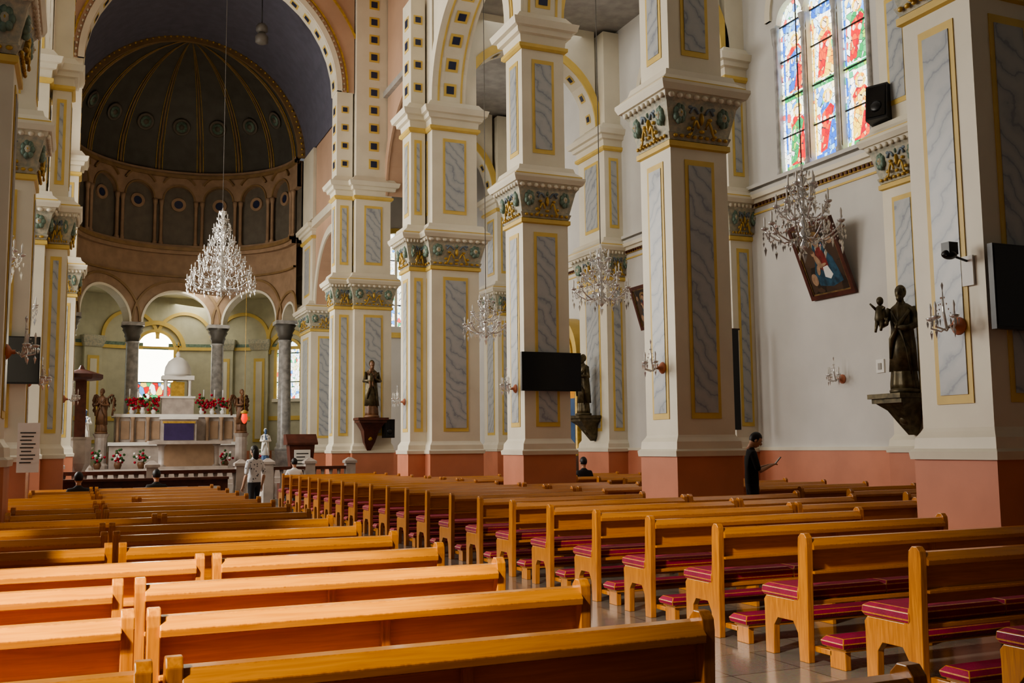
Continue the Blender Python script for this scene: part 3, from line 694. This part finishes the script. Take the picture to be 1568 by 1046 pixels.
for y,x in((7.50,8.14),(13.15,8.14),(18.8,8.14),(25.0,7.69)): sconce(x,y,pi/2)
for y in(18.8,13.15): sconce(2*CX-8.14,y,-pi/2)
sconce(-.39,25.0,-pi/2); sconce(WX,15.65,pi/2,2.85); sconce(WX,21.6,pi/2,2.85)

# ------------------------------------------------------------------ tv, speakers, painting
def tv(x0,y,z,w=1.32,h=.78):
    mb=MB(); mb.box(x0,y-.15,z-h/2,x0+w,y-.09,z+h/2,'black'); mb.box(x0+.02,y-.154,z-h/2+.03,x0+w-.02,y-.15,z+h/2-.02,'screen'); mb.box(x0+w*.35,y-.09,z-.15,x0+w*.65,y-.02,z+.15,'black')
    mb.obj('wall_television')
tv(8.03,18.4,3.08); tv(8.09,7.16,3.1,h=.84); tv(2*CX-8.07-1.2,18.4,3.08); tv(8.07,1.52,3.08)
def speaker(x,y,z,rz,w=.34,h=.6,tilt=0):
    mb=MB(); mb.loft([(0,-w/2,-.14,w/2,.16),(h,-w/2,-.17,w/2,.18)],'black'); mb.box(-w*.42,.165,.04,w*.42,.19,h-.04,'screen'); mb.lathe([(w*.28,0),(w*.2,.02)],(0,0,0),'black',14,T=Matrix.Translation((0,.19,h*.35))@Matrix.Rotation(-pi/2,4,'X'))
    mb.box(-.03,-.25,h*.4,.03,-.14,h*.6,'black'); mb.obj('loudspeaker',(x,y,z),(tilt,0,rz))
speaker(13.12,13.62,7.36,pi/2+.4,w=.4,h=.66,tilt=0.15); speaker(9.2,31.75,1.9,pi)
mb=MB(); mb.box(-.07,-.02,0,.07,.0,.3,'white'); mb.tube([(0,-.02,.25),(0,-.25,.3)],.012,'black'); mb.sph((0,-.25,.3),(.06,.09,.05),'black'); mb.box(-.05,-.3,.3,.05,-.18,.42,'black')
mb.obj('security_camera',(8.14,7.35,3.15),(0,0,-pi/2))
def paint_mat():
    m,nt,b=new_mat('oil_painting'); b.inputs['Roughness'].default_value=.35
    tc=nt.nodes.new('ShaderNodeTexCoord'); n=nt.nodes.new('ShaderNodeTexVoronoi'); n.inputs['Scale'].default_value=5
    nz=nt.nodes.new('ShaderNodeTexNoise'); nz.inputs['Scale'].default_value=3
    ad=nt.nodes.new('ShaderNodeMixRGB'); ad.inputs[0].default_value=.3; nt.links.new(tc.outputs['Object'],ad.inputs[1]); nt.links.new(nz.outputs['Color'],ad.inputs[2]); nt.links.new(ad.outputs[0],n.inputs['Vector'])
    s=nt.nodes.new('ShaderNodeSeparateColor'); nt.links.new(n.outputs['Color'],s.inputs[0]); r=nt.nodes.new('ShaderNodeValToRGB'); e=r.color_ramp.elements
    e[0].color=(.02,.015,.012,1); e[1].color=(.09,.055,.035,1); e[1].position=.9
    nt.links.new(s.outputs[0],r.inputs[0]); nt.links.new(r.outputs[0],b.inputs['Base Color']); return m
M['paint']=paint_mat()
def painting(x,y,z,w,h,tilt):
    T=Matrix.Translation((x,y,z))@Matrix.Rotation(-pi/2,4,'Z')@Matrix.Rotation(tilt,4,'X')
    mb=MB()
    mb.box(-w/2,-.03,-h/2,w/2,0,h/2,'paint',T=T)
    for o,i,d,k in((.09,0,.06,'dkwood'),(.0,-.025,.045,'p_gold')):
        for a in((-w/2-o,-h/2-o,w/2+o,-h/2-i),(-w/2-o,h/2+i,w/2+o,h/2+o),(-w/2-o,-h/2,-w/2-i,h/2),(w/2+i,-h/2,w/2+o,h/2)):
            mb.box(a[0],-d,a[1],a[2],.01,a[3],k,T=T)
    def poly(pts,k,d=-.033): mb.add([(u*w/1.1,d,v*h/1.4) for u,v in pts],[tuple(range(len(pts)))],k,T=T)
    def ell(u,v,ru,rv,k,d,rot=0):
        poly([(u+ru*cos(a)*cos(rot)-rv*sin(a)*sin(rot),v+ru*cos(a)*sin(rot)+rv*sin(a)*cos(rot)) for a in [2*pi*i/18 for i in range(18)]],k,d)
    ell(0,.38,.2,.2,'p_gold',-.0315)
    poly([(-.08,.44),(.06,.48),(.16,.38),(.18,.2),(.32,.0),(.38,-.25),(.42,-.5),(.10,-.58),(-.26,-.52),(-.30,-.25),(-.16,.05),(-.14,.3)],'p_blue',-.032)
    poly([(-.07,.24),(.07,.26),(.15,.05),(.15,-.15),(.0,-.25),(-.16,-.15),(-.14,.04)],'p_red',-.034)
    ell(.0,.36,.085,.115,'p_skin',-.037,.15); poly([(-.10,.40),(-.05,.49),(.06,.50),(.11,.42),(.11,.28),(.07,.42),(.0,.46),(-.07,.42)],'dkwood',-.039)
    ell(-.10,-.03,.065,.15,'p_skin',-.038,.35); ell(-.17,.15,.058,.065,'p_skin',-.039); ell(-.18,.185,.05,.035,'brown',-.0395); ell(-.02,-.12,.13,.032,'p_skin',-.040,.2); ell(-.16,-.2,.05,.11,'p_skin',-.039,-.3)
    poly([(-.02,-.16),(.12,-.14),(.2,-.34),(.1,-.42),(-.04,-.36)],'white',-.036)
    ell(-.36,-.38,.09,.13,'p_skin',-.033); ell(.38,.36,.08,.09,'p_skin',-.033); ell(-.38,.36,.07,.09,'p_skin',-.033)
    mb.obj('religious_painting')
painting(13.5,15.75,5.25,1.1,1.4,.38)
painting(13.55,22.65,5.2,.8,1.0,.3)
mb=MB(); mb.box(WX-.03,14.5,2.9,WX,14.7,3.15,'white'); mb.box(WX-.045,14.56,2.96,WX-.03,14.64,3.08,'ceil'); mb.obj('wall_switch_panel')
mb=MB(); f=lambda u,z,d:(13.45+d,u,z)
mb.box(12.9,26.1,0,13.75,28.7,1.3,'marble'); mb.box(13.5,26.4,1.3,13.75,28.4,3.0,'bluecl'); mb.box(13.5,26.4,3.0,13.75,28.4,4.2,'orange')
archivolt(mb,27.4,0,.95,4.2,f,.05,.25,'orange'); archivolt(mb,27.4,1.0,1.25,4.2,f,-.2,.3,'yellow'); archivolt(mb,27.4,.92,1.0,4.2,f,-.25,.2,'gold')
for y in(26.3,28.5): mb.lathe([(.14,1.3),(.09,1.4),(.09,4.0),(.14,4.15)],(13.35,y,0),'gold',12)
mb.obj('side_shrine'); statue('shrine_statue',1.6,'white',(13.25,27.4,1.3),pi/2,k2='bluecl')
mb=MB(); mb.box(13.02,18.2,1.9,13.2,18.24,4.1,'black'); mb.tube([(13.0,18.22,4.1),(13.25,18.22,4.1)],.02,'dkwood'); mb.obj('dark_strip_standin')  # made-up black strip and rod, standing in for an unidentified dark shape

mb=MB(); mb.box(-.93,0,1.25,-.60,.02,2.05,'white'); mb.box(-.79,.02,0,-.75,.05,1.6,'silver'); mb.box(-.9,-.1,0,-.63,.15,.03,'silver')
for i in range(9): mb.box(-.89+(i%2)*.02,-.004,1.88-i*.06,-.66-(i%3)*.03,0,1.90-i*.06,'black')
mb.obj('notice_poster',(0,18.12,0))
mb=MB(); mb.box(-.6,-.5,0,.6,.5,.55,'dkwood'); mb.loft([(.55,-.36,-.26,.36,.26),(.65,-.36,-.26,.36,.26),(.7,-.3,-.2,.3,.2),(1.7,-.38,-.26,.38,.26)],'dkwood'); mb.loft([(1.7,-.46,-.34,.46,.3),(1.76,-.46,-.34,.46,.3),(2.02,-.46,-.05,.46,.3)],'dkwood'); mb.box(-.24,-.30,.95,.24,-.27,1.55,'white')
for i in range(5): mb.box(-.18,-.305,1.42-i*.1,.18-(i%2)*.1,-.298,1.45-i*.1,'black')
mb.obj('lectern',(6.15,30.7,.0))
mb=MB(); mb.lathe([(.55,3.75),(.62,3.8),(.62,3.92),(.30,4.02),(.1,4.08),(.04,4.2)],(0,0,0),'dkwood',6,smooth=False); mb.box(-.16,.35,0,.16,.40,3.8,'dkwood'); mb.lathe([(.3,0),(.14,.15),(.14,.9),(.34,1.2),(.34,1.9),(.38,1.95),(.38,2.0)],(0,0,0),'marble',6,smooth=False)
mb.obj('pulpit',(-.02,33.6,0))
mb=MB(); mb.tube([(0,0,5.2),(0,0,0)],.01,'gold'); mb.lathe([(.02,.0),(.13,-.06),(.14,-.12),(.05,-.16)],(0,0,0),'gold',12); mb.lathe([(.08,-.10),(.10,-.2),(.12,-.33),(.07,-.45),(.02,-.5)],(0,0,0),'redlamp',12)
mb.obj('sanctuary_lamp',(5.45,37.4,3.0)); 
mb=MB(); mb.tube([(0,0,0),(0,0,-2.2)],.02,'black'); mb.lathe([(.13,-2.2),(.2,-2.3),(.2,-2.45),(.1,-2.5)],(0,0,0),'darkcap',12); mb.lathe([(.1,-2.5),(.22,-2.65),(.22,-2.85),(.13,-2.9)],(0,0,0),'darkcap',12)
mb.obj('hanging_loudspeaker',(CX+1.1+.9,33.9,18.0)).location=(5.3,33.9,18.3)

# ------------------------------------------------------------------ pews
def pew_mesh(L,name):
    mb=MB()
    prof=[(-.045,0),(-.055,.45),(-.07,.86),(-.065,.905),(-.04,.935),(.0,.935),(.03,.905),(.035,.86),(.045,.60),(.06,.47),(.10,.435),(.43,.435),(.46,.40),(.455,.34),(.455,0),(.355,0),(.345,.22),(.30,.28),(.12,.28),(.07,.20),(.06,0)]
    for x in(0,L-.055):
        vs=[(x,y,z) for y,z in prof]+[(x+.055,y,z) for y,z in prof]; n=len(prof)
        fs=[tuple(range(n)),tuple(range(2*n-1,n-1,-1))]+[(j,n+j,n+(j+1)%n,(j+1)%n) for j in range(n)]
        mb.add(vs,fs,'woodp')
    e=.05
    sh=[(-.085,.815),(-.088,.848),(-.040,.897),(.03,.897),(.035,.885),(.03,.815)]
    n=len(sh); vs=[(e,y,z) for y,z in sh]+[(L-e,y,z) for y,z in sh]
    mb.add(vs,[tuple(range(n)),tuple(range(2*n-1,n-1,-1))]+[(j,n+j,n+(j+1)%n,(j+1)%n) for j in range(n)],'wood')
    mb.box(e,.002,.565,L-e,.022,.815,'wood'); mb.box(e,-.085,.64,L-e,.002,.662,'wood')
    mb.box(e,.0,.405,L-e,.43,.435,'wood'); mb.box(e,.40,.33,L-e,.425,.405,'wood')
    if L>1.5: x=L/2; mb.box(x-.02,-.04,.36,x+.02,.002,.815,'woodp'); mb.box(x-.02,.05,0,x+.02,.38,.405,'wood')
    nseg=max(1,round(L/.85)); w=(L+.02)/nseg
    for i in range(nseg):
        a=-.01+i*w+.008; b=a+w-.016
        mb.loft([(.437,a,.055,b,.45),(.46,a-.006,.045,b+.006,.475),(.505,a-.004,.05,b+.004,.47),(.53,a+.03,.08,b-.03,.43)],'red')
    mb.box(e,-.38,.13,L-e,-.18,.155,'wood'); mb.loft([(.155,.02,-.39,L-.02,-.17),(.19,.01,-.40,L-.01,-.16),(.225,.04,-.37,L-.04,-.19)],'red')
    for x in(.06,L-.11): mb.box(x,-.36,0,x+.05,-.20,.13,'woodp'); mb.box(x,-.22,.08,x+.05,-.04,.12,'woodp')
    return mb.mesh(name,bevel=.005)
PL={}
def pew(x0,x1,y):
    L=round(x1-x0,2)
    if L not in PL: PL[L]=pew_mesh(L,'church_pew_%d'%int(L*100))
    put(PL[L],'church_pew',(x0+random.uniform(-.01,.01),y+random.uniform(-.015,.015),0),(0,0,random.uniform(-.006,.006)))
def clear(y): return all(not(p-.7<y<p+1.45) for p in PY)
y=1.32; k=0
while y<20.6:
    j=.26 if k not in(5,9,13) else .78
    pew(j+.02,2.36,y)
    if clear(y): pew(-1.85,j-.02,y)
    else: pew(-.72,j-.02,y)
    y+=1.1; k+=1
y=2.82; k=0
while y<27.6:
    pew(4.93,7.48,y)
    if y<23.2:
        if clear(y): pew(7.52,9.35,y)
        pew(10.25,12.6,y)
    y+=1.1; k+=1

# ------------------------------------------------------------------ people
def skin_obj(name,verts,edges,radii,matl,parent,lvl=2,root=0):
    me=bpy.data.meshes.new(name); me.from_pydata(verts,edges,[]); o=bpy.data.objects.new(name,me); COL.objects.link(o); o.parent=parent
    o.modifiers.new('skin','SKIN')
    if not me.skin_vertices: 
        bm=bmesh.new(); bm.from_mesh(me); bm.verts.layers.skin.verify(); bm.to_mesh(me); bm.free()
    d=me.skin_vertices[0].data
    for i,r in enumerate(radii): d[i].radius=r if isinstance(r,tuple) else (r,r); d[i].use_root=(i==root)
    o.modifiers['skin'].use_smooth_shade=True
    s=o.modifiers.new('sub','SUBSURF'); s.levels=lvl; s.render_levels=lvl
    me.materials.append(matl); return o
def clothes(name,top,bottom,belt,pattern=False):
    m,nt,b=new_mat(name); b.inputs['Roughness'].default_value=.8
    tc=nt.nodes.new('ShaderNodeTexCoord'); sx=nt.nodes.new('ShaderNodeSeparateXYZ'); nt.links.new(tc.outputs['Object'],sx.inputs[0])
    g=nt.nodes.new('ShaderNodeMath'); g.operation='GREATER_THAN'; g.inputs[1].default_value=belt; nt.links.new(sx.outputs['Z'],g.inputs[0])
    mx=nt.nodes.new('ShaderNodeMixRGB'); mx.inputs[1].default_value=(*bottom,1); mx.inputs[2].default_value=(*top,1); nt.links.new(g.outputs[0],mx.inputs[0])
    if pattern:
        v=nt.nodes.new('ShaderNodeTexVoronoi'); v.inputs['Scale'].default_value=14; nt.links.new(tc.outputs['Object'],v.inputs['Vector'])
        r=nt.nodes.new('ShaderNodeValToRGB'); r.color_ramp.elements[0].color=(.1,.1,.12,1); r.color_ramp.elements[1].color=(*top,1); r.color_ramp.elements[0].position=.2; r.color_ramp.elements[1].position=.3
        nt.links.new(v.outputs['Distance'],r.inputs[0]); nt.links.new(r.outputs[0],mx.inputs[2])
    nt.links.new(mx.outputs[0],b.inputs['Base Color']); return m
def human(name,loc,rz,pose,top,bottom,s=1.0,longhair=False,pattern=False,look=0.0):
    E=empty(name,loc,(0,0,rz)); E.scale=(s,s,s)
    sit=pose=='sit'; dz=-.40 if sit else 0
    V=[];Ed=[];R=[]
    def v(p,r,par=None):
        V.append(p); R.append(r)
        if par is not None: Ed.append((par,len(V)-1))
        return len(V)-1
    pel=v((0,0,.96+dz),(.15,.105)); sp=v((0,.0,1.12+dz),(.135,.10),pel); ch=v((0,0,1.30+dz),(.155,.11),sp); nk=v((0,0,1.43+dz),(.09,.07),ch); v((0,.01,1.50+dz),.05,nk)
    elb=[]
    for sx in(-1,1):
        sh=v((sx*.165,0,1.38+dz),.062,ch)
        el={'phone':(sx*.23,.06,1.12),'stand':(sx*.24,-.03,1.10),'sit':(sx*.23,.05,1.10)}[pose]; el=(el[0],el[1],el[2]+dz)
        m=tuple((a+b)/2 for a,b in zip((sx*.19,0,1.37+dz),el)); q=v(m,.053,sh); v(el,.047,q); elb.append(el)
        if sit:
            h=v((sx*.09,.05,.55),.085,pel); kn=v((sx*.11,.44,.55),.065,h); an=v((sx*.11,.46,.10),.045,kn); v((sx*.12,.60,.05),.04,an)
        else:
            off=.10*sx if pose=='stand' else .02*sx
            h=v((sx*.085,0,.88),.09,pel); kn=v((sx*.10,.03+off*.5,.50),.062,h); an=v((sx*.10,off-.02,.10),.045,kn); v((sx*.115,off+.13,.045),.04,an)
    skin_obj('body',V,Ed,R,clothes(name+'_clothes',top,bottom,.62 if sit else .93,pattern),E)
    for si,sx in enumerate((-1,1)):
        el=Vector(elb[si]); 
        wr={'phone':Vector((sx*.075,.27,1.20)),'stand':Vector((sx*.25,.06,.86)),'sit':Vector((sx*.12,.30,.98))}[pose]+Vector((0,0,dz))
        d=(wr-el).normalized(); side=d.cross(Vector((0,0,1))).normalized(); up=side.cross(d).normalized()
        V=[tuple(el),tuple((el+wr)/2),tuple(wr),tuple(wr+d*.05)];R2=[.042,.037,.026,(.036,.020)];Ed=[(0,1),(1,2),(2,3)]
        for q,l in enumerate((.065,.078,.072,.055)):
            b=wr+d*.085+side*((q-1.5)*.021)*sx; i=len(V)
            V+= [tuple(b),tuple(b+d*l*.5-up*.008),tuple(b+d*l*.85-up*.03)]; R2+=[.010,.009,.007]; Ed+=[(3,i),(i,i+1),(i+1,i+2)]
        b=wr+d*.03-side*.035*sx; i=len(V); V+=[tuple(b),tuple(b+d*.035-side*.02*sx-up*.01)]; R2+=[.012,.009]; Ed+=[(2,i),(i,i+1)]
        skin_obj('forearm_hand',V,Ed,R2,M['skin'],E,lvl=1)
    if pose=='phone':
        mb=MB(); T=Matrix.Translation((0,.365,1.23))@Matrix.Rotation(-.7,4,'X')
        mb.box(-.038,-.005,-.02,.038,.005,.13,'black',T=T); mb.box(-.034,-.007,-.012,.034,-.005,.122,'silver',T=T); mb.obj('phone',parent=E)
    mb=MB(); c=(0,.02,.10)
    mb.lathe([(.05,-.08),(.046,0),(.05,.05)],(0,0,0),'skin',12)
    mb.sph(c,(.073,.09,.115),'skin',18,14); mb.sph((0,.045,.05),(.05,.055,.06),'skin',12,8)
    mb.sph((0,.115,.09),(.012,.02,.022),'skin',8,6); mb.sph((0,.098,.045),(.022,.01,.007),'redfl',8,5)
    for sx in(-1,1):
        mb.sph((sx*.075,.01,.095),(.01,.02,.03),'skin',8,6); mb.sph((sx*.03,.098,.115),(.012,.008,.007),'white',8,6); mb.sph((sx*.03,.104,.115),(.006,.005,.006),'hair',6,4)
        mb.box(sx*.03-.018,.098,.133,sx*.03+.018,.106,.139,'hair')
    mb.sph((0,.005,.125),(.083,.097,.108),'hair',18,14,keep=lambda q:not(q.y>.02 and q.z<.045) and q.z>-.075)
    if longhair: mb.sph((0,-.05,.04),(.08,.05,.16),'hair',12,10)
    mb.obj('head',(0,.01,1.51+dz),(look,0,0),E)
    return E
human('man_with_phone',(9.85,13.35,0),-2.0,'phone',(.012,.012,.014),(.02,.02,.03),1.04,look=-.55)
human('standing_woman',(3.42,21.9,0),.5,'stand',(.65,.65,.66),(.03,.03,.035),.96,longhair=True,pattern=True)
human('seated_man',(5.30,27.24,0),0,'sit',(.75,.75,.74),(.04,.04,.05))
human('seated_worshipper',(10.6,20.64,0),0,'sit',(.02,.02,.025),(.02,.02,.02))
for x,y,c in((.0,18.92+.22,(.03,.03,.035)),(1.35,20.02+.22,(.02,.02,.02))):
    human('seated_worshipper',(x,y,0),0,'sit',c,(.02,.02,.02),.92)

# ------------------------------------------------------------------ lights
w=bpy.data.worlds.new('sky'); scene.world=w; w.use_nodes=True
bg=w.node_tree.nodes['Background']; bg.inputs[0].default_value=(.92,.94,1,1); bg.inputs[1].default_value=.15
def area(name,loc,target,sx,sy,power,c=(1,1,1)):
    l=bpy.data.lights.new(name,'AREA'); l.shape='RECTANGLE'; l.size=sx; l.size_y=sy; l.energy=power; l.color=c
    o=bpy.data.objects.new(name,l); COL.objects.link(o); o.location=loc
    o.rotation_euler=(Vector(target)-Vector(loc)).to_track_quat('-Z','Y').to_euler(); return o
def spot(name,loc,target,power,size,blend=.5,rad=.5,c=(1,1,1)):
    l=bpy.data.lights.new(name,'SPOT'); l.energy=power; l.spot_size=size*deg; l.spot_blend=blend; l.shadow_soft_size=rad; l.color=c
    o=bpy.data.objects.new(name,l); COL.objects.link(o); o.location=loc
    o.rotation_euler=(Vector(target)-Vector(loc)).to_track_quat('-Z','Y').to_euler(); return o
area('left_window_light',(-8,27,8),(8,18,4),28,8,6800,(1,.945,.86))
spot('sunbeam_left_pews',(-6.5,1.5,8.5),(.6,6.6,.8),10000,40,.6,.5,(1,.91,.70))
spot('sunbeam_near_pews',(-6,2.4,7.5),(-.05,5.3,.85),14000,20,.35,.15,(1,.90,.68))
area('ambulatory_fill',(CX+1,47,8.3),(CX,47,0),8,1.5,150,(1,.95,.8))  # added fill under the ring ceiling, brightens the ambulatory; no lamp there
area('apse_fill',(CX,38.0,9.0),(CX,44,14),2,1,45,(1,.85,.65))  # added upward fill to lift the dark dome, not a fixture
area('aisle_fill',(11.3,17,13.2),(11.3,17,0),3,16,120,(1,.96,.9))  # added overhead fill for the right aisle, no fixture
area('nave_fill',(CX,22,17.5),(CX,22,0),6,18,200,(1,.95,.86))  # added soft fill from the nave ceiling, no real lamp

# ------------------------------------------------------------------ camera
cam=bpy.data.cameras.new('camera'); cam.sensor_width=36; cam.lens=35.36; cam.clip_end=200
co=bpy.data.objects.new('camera',cam); COL.objects.link(co)
a=23.2*deg; p=5.93*deg
R=Matrix.Rotation(-a,4,'Z')@Matrix.Rotation(pi/2+p,4,'X')@Matrix.Rotation(-.010,4,'Z')
co.matrix_world=Matrix.Translation((0,0,1.6))@R
scene.camera=co
